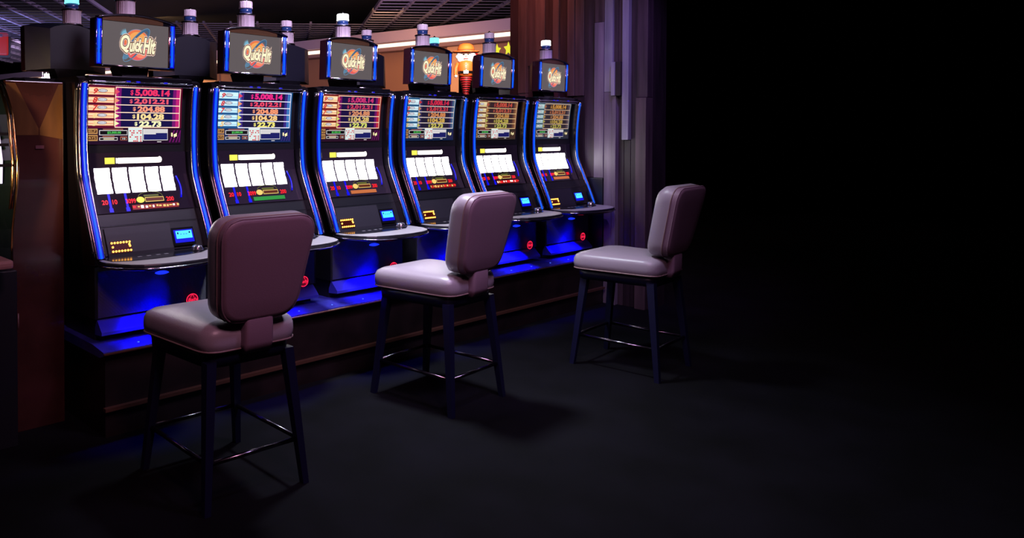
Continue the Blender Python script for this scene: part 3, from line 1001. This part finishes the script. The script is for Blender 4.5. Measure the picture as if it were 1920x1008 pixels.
def stool(label, loc, rz):
    t = thing('casino_stool', label, 'stool', loc, rz, 'mauve upholstered stools')
    seat = rrect(0.200, 0.240, -0.20, 0.28, 0.075)

    def ring(k, z, dome=0.0):
        return [(x * k, y * k, z) for x, y in seat]
    mb = MB()
    loft(mb, [ring(0.97, 0.560), ring(1.0, 0.566), ring(1.012, 0.590), ring(1.006, 0.615), ring(0.975, 0.634), ring(0.90, 0.647), ring(0.72, 0.656), ring(0.45, 0.661), ring(0.15, 0.663)], LEATH)
    s_ = mb.build('seat', t)
    p = MB()
    p.tube([(x * 1.000, y * 1.000, 0.561) for x, y in seat], 0.0036, PIPE, 6, closed=True)
    p.build('piping', s_)
    # apron under the seat
    ap = MB()
    loft(ap, [ring(0.90, 0.50), ring(0.92, 0.557)], LEGM)
    ap.build('seat_frame', t)
    # legs
    for sx in (-1, 1):
        for sy in (-1, 1):
            l = MB()
            top = Vector((sx * 0.170, 0.03 + sy * 0.19, 0.52))
            bot = Vector((sx * 0.215, 0.03 + sy * 0.245, 0.0))
            d_ = 0.020
            e_ = 0.013
            vs = [(top.x + a * d_, top.y + b * d_, top.z) for a, b in ((-1, -1), (1, -1), (1, 1), (-1, 1))] + [(bot.x + a * e_, bot.y + b * e_, bot.z) for a, b in ((-1, -1), (1, -1), (1, 1), (-1, 1))]
            l.add(vs, [(0, 1, 2, 3), (7, 6, 5, 4), (0, 4, 5, 1), (1, 5, 6, 2), (2, 6, 7, 3), (3, 7, 4, 0)], LEGM)
            l.build('leg', t)
    f = MB()
    q = [(-0.198, -0.198, 0.17), (0.198, -0.198, 0.17), (0.198, 0.258, 0.17), (-0.198, 0.258, 0.17)]
    for i in range(4):
        f.tube([q[i], q[(i + 1) % 4]], 0.009, DKCHROME, 8)
    f.build('foot_rail', t)
    # backrest: tapering padded block leaning back, rear panel edged with piping
    zt, zb = 1.038, 0.662
    H = zt - zb

    def bl(k, y, dz=0.0, kx=None):
        o_ = rrect(0.160, 0.207, 0.0, H, 0.082, 8)
        cx_, cz_ = 0.0, H / 2
        res = []
        for x, z in o_:
            X = x * (kx or k)
            Z = cz_ + (z - cz_) * k + dz
            # bow the top edge slightly
            Z += 0.010 * (1 - (x / 0.22) ** 2) * (Z / H)
            zz = zb + Z
            lean = -0.085 * (Z / H)
            res.append((X, -0.235 + lean + y, zz))
        return res
    b1 = MB()
    loft(b1, [bl(0.10, -0.004), bl(0.55, -0.004), bl(0.90, -0.002), bl(0.965, 0.001), bl(0.985, 0.008)], LEATHB, cap1=False)
    back = b1.build('backrest', t, 'padded mauve backrest')
    b2 = MB()
    loft(b2, [bl(0.985, 0.008), bl(1.0, 0.022), bl(1.005, 0.034)], LEATHB, cap0=False, cap1=False)
    loft(b2, [bl(1.005, 0.034), bl(1.020, 0.050, 0.002), bl(1.028, 0.074, 0.004), bl(1.01, 0.100, 0.003), bl(0.93, 0.120, 0.002), bl(0.75, 0.132), bl(0.4, 0.138), bl(0.1, 0.139)], LEATH, cap0=False)
    b2.build('back_cushion', back)
    pp = MB()
    pp.tube(bl(0.988, 0.008), 0.0038, LEATHB, 6, closed=True)
    pp.tube(bl(1.008, 0.036), 0.0034, PIPE, 6, closed=True)
    pp.build('piping', back)
    # upholstered bracket joining back and seat
    nk = MB()
    def nr(z, hw, y0, y1):
        return [(x, y, z) for x, y in rrect(hw, hw, y0, y1, 0.015, 3)]
    loft(nk, [nr(0.545, 0.062, -0.225, -0.150), nr(0.58, 0.062, -0.236, -0.165), nr(0.66, 0.060, -0.238, -0.175), nr(0.72, 0.058, -0.225, -0.18)], LEATHB)
    nk.build('back_bracket', t)
    return t


stool('large mauve upholstered stool nearest the camera, backrest in front of the second slot machine', (1.645, 2.52, 0), math.radians(-2))
stool('mauve upholstered stool with its back before the fourth slot machine, whole seat in view', (3.00, 2.60, 0), math.radians(4))
stool('mauve stool at the far right, rounded seat in front of the plank wall', (4.235, 2.22, 0), math.radians(4))

# ------------------------------------------------------------------ plank wall at the end of the row
WOODS = [mat('plank_a', (78, 62, 66), 0.45, noise=(5, 0.45, (4, 4, 0.35))), mat('plank_b', (58, 44, 50), 0.5, noise=(6, 0.5, (4, 4, 0.3))),
         mat('plank_c', (112, 100, 112), 0.38, noise=(5, 0.35, (4, 4, 0.3))), mat('plank_d', (40, 28, 34), 0.5, noise=(6, 0.5, (4, 4, 0.4))),
         mat('plank_e', (150, 146, 160), 0.3, metal=0.3, noise=(5, 0.3, (4, 4, 0.3)))]
a, b, c_, d_, e_ = range(5)
# (y_far, y_near, [(z_bottom, z_top, wood, relief), ...])
PK = [
    (4.110, 4.003, [(0, 3.0, d_, 0.00)]),
    (4.003, 3.921, [(0, 1.67, a, 0.030), (1.67, 3.0, a, 0.035)]),
    (3.921, 3.842, [(0, 1.90, d_, 0.00), (1.90, 3.0, b, 0.01)]),
    (3.842, 3.748, [(0, 1.35, b, 0.012), (1.35, 3.0, a, 0.02)]),
    (3.748, 3.670, [(0, 3.0, d_, 0.00)]),
    (3.670, 3.611, [(0, 1.2, b, 0.012), (1.2, 3.0, a, 0.025)]),
    (3.611, 3.530, [(0, 3.0, d_, 0.005)]),
    (3.530, 3.464, [(0, 1.63, b, 0.00), (1.63, 3.0, a, 0.03)]),
    (3.464, 3.383, [(0, 1.63, d_, 0.01), (1.63, 3.0, a, 0.02)]),
    (3.383, 3.285, [(0, 0.98, d_, 0.00), (0.98, 3.0, b, 0.01)]),
    (3.285, 3.202, [(0, 0.98, d_, 0.01), (0.98, 2.20, c_, 0.035), (2.20, 3.0, a, 0.03)]),
    (3.202, 3.131, [(0, 1.65, c_, 0.030), (1.65, 3.0, e_, 0.03)]),
    (3.131, 3.096, [(0, 1.62, c_, 0.04), (1.62, 1.88, e_, 0.06), (1.88, 3.0, b, 0.01)]),
    (3.096, 3.050, [(0, 1.62, b, 0.00), (1.62, 1.88, d_, 0.055), (1.88, 3.0, b, 0.01)]),
    (3.050, 2.995, [(0, 1.28, d_, 0.00), (1.28, 3.0, e_, 0.04)]),
    (2.995, 2.945, [(0, 3.0, d_, 0.00)]),
    (2.945, 2.860, [(0, 1.6, a, 0.03), (1.6, 3.0, b, 0.01)]),
]
m = MB()
for y1, y0, segs in PK:
    for z0, z1, wd, rl in segs:
        m.box((5.62 - rl, y0 + 0.0015, z0), (5.70, y1 - 0.0015, z1 - 0.002), WOODS[wd], 0.003)
m.box((5.69, 2.86, 0), (5.90, 4.11, 3.0), WOODS[3])
struct(m, 'wall_right')

# ------------------------------------------------------------------ floor
m = MB()
m.quad([(-6, -3, 0), (14, -3, 0), (14, 26, 0), (-6, 26, 0)], mat('dark_carpet', (6, 5, 10), 0.9, noise=(3, 0.6), spec=0.1))
struct(m, 'floor')

# ------------------------------------------------------------------ far side of the hall: soffit, lit wall, open grid ceiling
# the far wall runs along direction V from P0
P0 = Vector((8.95, 5.80, 0))
V = Vector((-0.118, 0.993, 0)).normalized()
N = Vector((V.y, -V.x, 0))          # away from the room


def wp(s, out, z):
    q = P0 + V * s + N * out
    return (q.x, q.y, z)


def wbox(mb, s0, s1, o0, o1, z0, z1, material):
    vs = [wp(s, o_, z) for s in (s0, s1) for o_ in (o0, o1) for z in (z0, z1)]
    mb.add(vs, [(0, 1, 3, 2), (4, 6, 7, 5), (0, 4, 5, 1), (2, 3, 7, 6), (0, 2, 6, 4), (1, 5, 7, 3)], material)


m = MB()
TAN = mat('tan_plaster', (196, 150, 108), 0.7, noise=(1.2, 0.15))
TAN2 = mat('tan_dark', (140, 98, 74), 0.7)
s = 0.0
i = 0
while s < 20:
    wdt = (1.1, 0.75, 1.35, 0.9)[i % 4]
    wbox(m, s, s + wdt, 0.30 - (0.10 if i % 2 else 0.0), 0.6, 0, 2.62, TAN if i % 2 else TAN2)
    s += wdt
    i += 1
struct(m, 'wall_back')
m = MB()
SOF = mat('soffit_paint', (158, 138, 156), 0.7)
wbox(m, -1.0, 20, 0.0, 0.6, 2.74, 2.90, SOF)
wbox(m, -1.0, 20, 0.06, 0.6, 2.60, 2.74, mat('soffit_under', (120, 90, 90), 0.7))
struct(m, 'trim_1')
m = MB()
CO = glow('cove_strip', (255, 226, 196), 2.0)
for s0, s1 in ((-1.0, 20.0),):
    wbox(m, s0, s1, 0.045, 0.075, 2.66, 2.715, CO)
o = m.build('cove_light')
o['label'] = 'long warm white light strip under the pale soffit across the hall'
o['category'] = 'light'

# open grid ceiling
m = MB()
GR = mat('grid_slat', (78, 72, 92), 0.6)
ax = math.radians(37.4)
D1 = Vector((math.sin(ax), math.cos(ax), 0))
D2 = Vector((math.cos(ax), -math.sin(ax), 0))
ZC = 3.02


BEAM_LIT = mat('grid_beam_lit', (170, 165, 205), 0.6)  # lighter copy for the left beams, light on them put into the colour


def gbar(p, q, w_, h_, mt=None):
    p, q = Vector(p), Vector(q)
    t_ = (q - p).normalized()
    n_ = Vector((t_.y, -t_.x, 0)) * w_ / 2
    vs = [p - n_, p + n_, q + n_, q - n_]
    vs = [(v.x, v.y, z) for z in (ZC, ZC + h_) for v in vs]
    m.add(vs, [(0, 3, 2, 1), (4, 5, 6, 7), (0, 1, 5, 4), (1, 2, 6, 5), (2, 3, 7, 6), (3, 0, 4, 7)], mt or GR)


for i in range(-16, 12):
    o_ = D2 * (i * 0.42)
    near = 9.6 if (i >= 3 or i <= -6) else 12.2
    gbar(D1 * near + o_, D1 * 19.5 + o_, 0.034, 0.045, BEAM_LIT if i <= -5 else GR)
for j in range(0, 39):
    dd = 9.7 + j * 0.25
    if dd < 12.2:
        gbar(D1 * dd - D2 * 6.8, D1 * dd - D2 * 2.52, 0.018, 0.012)
        gbar(D1 * dd + D2 * 1.26, D1 * dd + D2 * 5.0, 0.018, 0.012)
    else:
        gbar(D1 * dd - D2 * 6.8, D1 * dd + D2 * 5.0, 0.018, 0.012)
struct(m, 'ceiling')
m = MB()
m.quad([(-6, 2, 3.6), (14, 2, 3.6), (14, 26, 3.6), (-6, 26, 3.6)], mat('void_black', (6, 6, 9), 0.9))
struct(m, 'trim_2')

# ------------------------------------------------------------------ things across the hall
# two yellow stars
def star(label, loc, r, rz):
    mb = MB()
    pts = []
    for k in range(10):
        a_ = math.pi / 2 + k * math.pi / 5
        rr = r if k % 2 == 0 else r * 0.5
        pts.append((0.64 * rr * math.cos(a_), rr * math.sin(a_)))
    vs = [(x, -0.015, z) for x, z in pts] + [(x, 0.015, z) for x, z in pts] + [(0, -0.035, 0), (0, 0.035, 0)]
    fs = [(i, (i + 1) % 10, 20) for i in range(10)] + [(10 + i, 21, 10 + (i + 1) % 10) for i in range(10)] + [(i, 10 + i, 10 + (i + 1) % 10, (i + 1) % 10) for i in range(10)]
    mb.add(vs, fs, glow('star_yellow', (240, 235, 60), 1.0))
    mb.box((-0.006, -0.004, 2.099 - loc[2]), (0.006, 0.008, -0.3 * r), BLACKM)
    o_ = mb.build('star_light')
    o_.location = loc
    o_.rotation_euler = (0, 0, rz)
    o_['label'] = label
    o_['category'] = 'star light'
    o_['group'] = 'yellow star lights'
    return o_


RZ = math.radians(-50)
star('yellow star light left of its twin, beside the clear lamp of the fifth sign', (6.88, 5.20, 2.222), 0.070, RZ)
star('yellow star light nearest the dark edge of the plank wall', (6.968, 5.116, 2.236), 0.077, RZ)

# pedestal that carries the ornaments across the hall
pc = thing('display_stand', 'dark stand behind the row carrying the nutcracker and the ornaments', 'stand', (6.62, 5.45, 0), RZ)
m = MB()
m.box((-0.48, -0.12, 0.0), (0.56, 0.28, 1.70), BLACKM, 0.01)
m.build('stand_body', pc)
m = MB()
m.box((-0.05, 0.02, 1.70), (0.56, 0.06, 2.10), BLACKM, 0.005)
m.build('back_board', pc)

# nutcracker figure
nc = thing('nutcracker_figure', 'lit nutcracker figure in orange hat and coat with white beard and red striped trousers', 'figurine', (6.345, 5.19, 1.70), RZ)
OR = mat('coat_orange', (235, 110, 40), 0.5)
RD = mat('trouser_red', (205, 30, 36), 0.5)
WH = mat('beard_white', (245, 240, 240), 0.6)
SK = mat('face_white', (240, 215, 205), 0.5)
BK = mat('boot_black', (14, 12, 14), 0.3)
m = MB()
m.lathe([(0, 0), (0.030, 0.0), (0.032, 0.02), (0.026, 0.04), (0.045, 0.15), (0.058, 0.21), (0, 0.212)], (0.0, 0, 0.0), RD, 20)
for k in range(8):
    z = 0.03 + k * 0.022
    r_ = 0.028 + k * 0.0035
    m.lathe([(0, 0), (r_ + 0.003, 0), (r_ + 0.003, 0.006), (0, 0.006)], (0.0, 0, z), BK, 18)
m.build('trousers', nc)
m = MB()
m.lathe([(0, 0.205), (0.062, 0.205), (0.066, 0.25), (0.070, 0.32), (0.058, 0.36), (0.03, 0.375), (0, 0.376)], (0, 0, 0), OR, 20)
m.lathe([(0, 0.235), (0.068, 0.236), (0.069, 0.262), (0, 0.263)], (0, 0, 0), BK, 20)
for z in (0.275, 0.295, 0.315, 0.335):
    m.lathe([(0, 0), (0.006, 0.001), (0.004, 0.005), (0, 0.006)], (0.0, -0.069, z), WH, 8, axis='y')
m.build('coat', nc)
m = MB()
m.box((-0.022, -0.078, 0.232), (0.022, -0.066, 0.265), WH, 0.003)
m.build('belt_buckle', nc)
for sx in (-1, 1):
    m = MB()
    m.tube([(sx * 0.066, 0, 0.345), (sx * 0.088, -0.005, 0.29), (sx * 0.090, -0.02, 0.235), (sx * 0.086, -0.04, 0.215)], 0.020, OR if sx < 0 else BK, 10, rb=0.014)
    m.lathe([(0, -0.015), (0.012, -0.01), (0.015, 0), (0.012, 0.010), (0, 0.015)], (sx * 0.085, -0.048, 0.208), WH, 10)
    m.build('arm', nc)
    m = MB()
    m.box((sx * 0.024 - 0.016, -0.05, -0.001), (sx * 0.024 + 0.016, 0.02, 0.024), BK, 0.006)
    m.build('boot', nc)
m = MB()
m.lathe([(0, 0.355), (0.036, 0.358), (0.050, 0.385), (0.052, 0.42), (0.046, 0.455), (0, 0.46)], (0, 0, 0), SK, 20)
for sx in (-1, 1):
    m.lathe([(0, 0), (0.008, 0.001), (0.006, 0.005), (0, 0.006)], (sx * 0.018, -0.049, 0.428), BK, 10, axis='y')
m.lathe([(0, 0), (0.008, 0.002), (0.006, 0.014), (0, 0.018)], (0, -0.048, 0.412), mat('nose_pink', (235, 150, 140), .5), 8, axis='y')
m.box((-0.018, -0.056, 0.383), (0.018, -0.050, 0.390), mat('mouth_red', (170, 20, 30), .5))
m.build('head', nc)
m = MB()
for cx_, cz_, r_ in ((-0.055, 0.435, 0.026), (-0.066, 0.405, 0.024), (-0.052, 0.375, 0.022), (0.055, 0.435, 0.026), (0.068, 0.408, 0.024), (0.052, 0.375, 0.022), (-0.02, 0.372, 0.02), (0.02, 0.372, 0.02), (0.0, 0.352, 0.022), (-0.035, 0.455, 0.02), (0.035, 0.455, 0.02)):
    m.lathe([(0, -r_), (r_ * 0.7, -r_ * 0.7), (r_, 0), (r_ * 0.7, r_ * 0.7), (0, r_)], (cx_, -0.022, cz_), WH, 12)
m.build('beard', nc)
m = MB()
m.lathe([(0, 0.455), (0.112, 0.452), (0.118, 0.462), (0.075, 0.468), (0.070, 0.50), (0.058, 0.53), (0.03, 0.545), (0, 0.548)], (0, 0, 0), OR, 24)
m.lathe([(0, 0.466), (0.077, 0.467), (0.075, 0.478), (0, 0.479)], (0, 0, 0), mat('band_brown', (150, 60, 30), .5), 24)
m.build('hat', nc)
m = MB()
m.add([(0.02, 0.02, 0.36), (0.085, 0.0, 0.37), (0.135, 0.0, 0.30), (0.150, 0.0, 0.10), (0.06, 0.03, 0.04), (0.02, 0.05, 0.36), (0.085, 0.05, 0.37), (0.135, 0.05, 0.30), (0.150, 0.05, 0.10), (0.06, 0.06, 0.04)],
      [(0, 1, 2, 3, 4), (9, 8, 7, 6, 5), (0, 5, 6, 1), (1, 6, 7, 2), (2, 7, 8, 3), (3, 8, 9, 4), (4, 9, 5, 0)], BK)
m.build('cape', nc)
area('figure_fill', (5.95, 4.75, 2.3), (6.345, 5.19, 2.0), 0.15, 14, (1.0, 0.85, 0.75))  # unseen fill, added to brighten the nutcracker
nc.scale = (1.2, 1.1, 1.02)

# small red ornament with ears beside the lamp of the fifth sign
t = thing('ornament', 'small red ornament figure with pale round tufts right of the nutcracker', 'ornament', (6.745, 5.40, 2.10), RZ)
m = MB()
m.lathe([(0, 0), (0.034, 0.004), (0.050, 0.035), (0.046, 0.07), (0.020, 0.092), (0, 0.094)], (0, 0, 0.012), RD, 18)
m.build('body', t)
m = MB()
for cx_, cz_ in ((-0.038, 0.118), (0.044, 0.105), (-0.026, 0.055), (0.0, 0.022)):
    m.lathe([(0, -0.018), (0.013, -0.013), (0.019, 0), (0.013, 0.013), (0, 0.018)], (cx_, -0.03, cz_), mat('tuft_peach', (235, 180, 140), 0.6), 12)
m.build('tuft', t)

# red sign at far left
m = MB()
m.box((-0.42, -0.05, -0.20), (0.12, 0.05, 0.20), glow('far_red', (190, 24, 16), 0.55), 0.03)
m.box((-0.44, 0.0, -0.24), (0.16, 0.09, 0.22), BLACKM, 0.01)
o = m.build('red_sign')
o.location = (4.56, 14.3, 2.90)
o.rotation_euler = (0, 0, math.radians(-18))
o['label'] = 'blurred red lit sign box at the far upper left'
o['category'] = 'sign'
# small bright lamps far away
for (x, y, z, r_), lb in (((6.95, 13.2, 2.36, 0.05), 'bright round lamp far away under the neck of the nearest sign'), ((5.45, 14.7, 2.34, 0.035), 'small bright lamp far away at the far left near the green lit panel')):
    m = MB()
    m.lathe([(0, -r_), (r_ * 0.7, -r_ * 0.7), (r_, 0), (r_ * 0.7, r_ * 0.7), (0, r_)], (0, 0, 0), glow('far_lamp', (255, 235, 255), 3.0), 16)
    m.lathe([(0, 0), (0.01, 0), (0.01, 0.62), (0, 0.62)], (0, 0, r_ * 0.9), DKCHROME, 8)
    o = m.build('pendant_lamp')
    o.location = (x, y, z)
    o['label'] = lb
    o['category'] = 'lamp'
# green lit panel beside it
m = MB()
m.box((-0.16, -0.03, -0.10), (0.16, 0.03, 0.10), glow('far_green', (70, 130, 60), 0.8), 0.01)
m.box((-0.19, 0.0, -0.13), (0.19, 0.06, 0.13), mat('green_frame', (130, 170, 120), 0.5), 0.01)
m.box((-0.15, 0.02, 0.12), (-0.142, 0.028, 0.70), DKCHROME)
m.box((0.142, 0.02, 0.12), (0.15, 0.028, 0.70), DKCHROME)
o = m.build('green_panel')
o.location = (5.75, 14.9, 2.33)
o.rotation_euler = (0, 0, math.radians(-25))
o['label'] = 'green lit panel far away at left below the dark sign back'
o['category'] = 'sign'
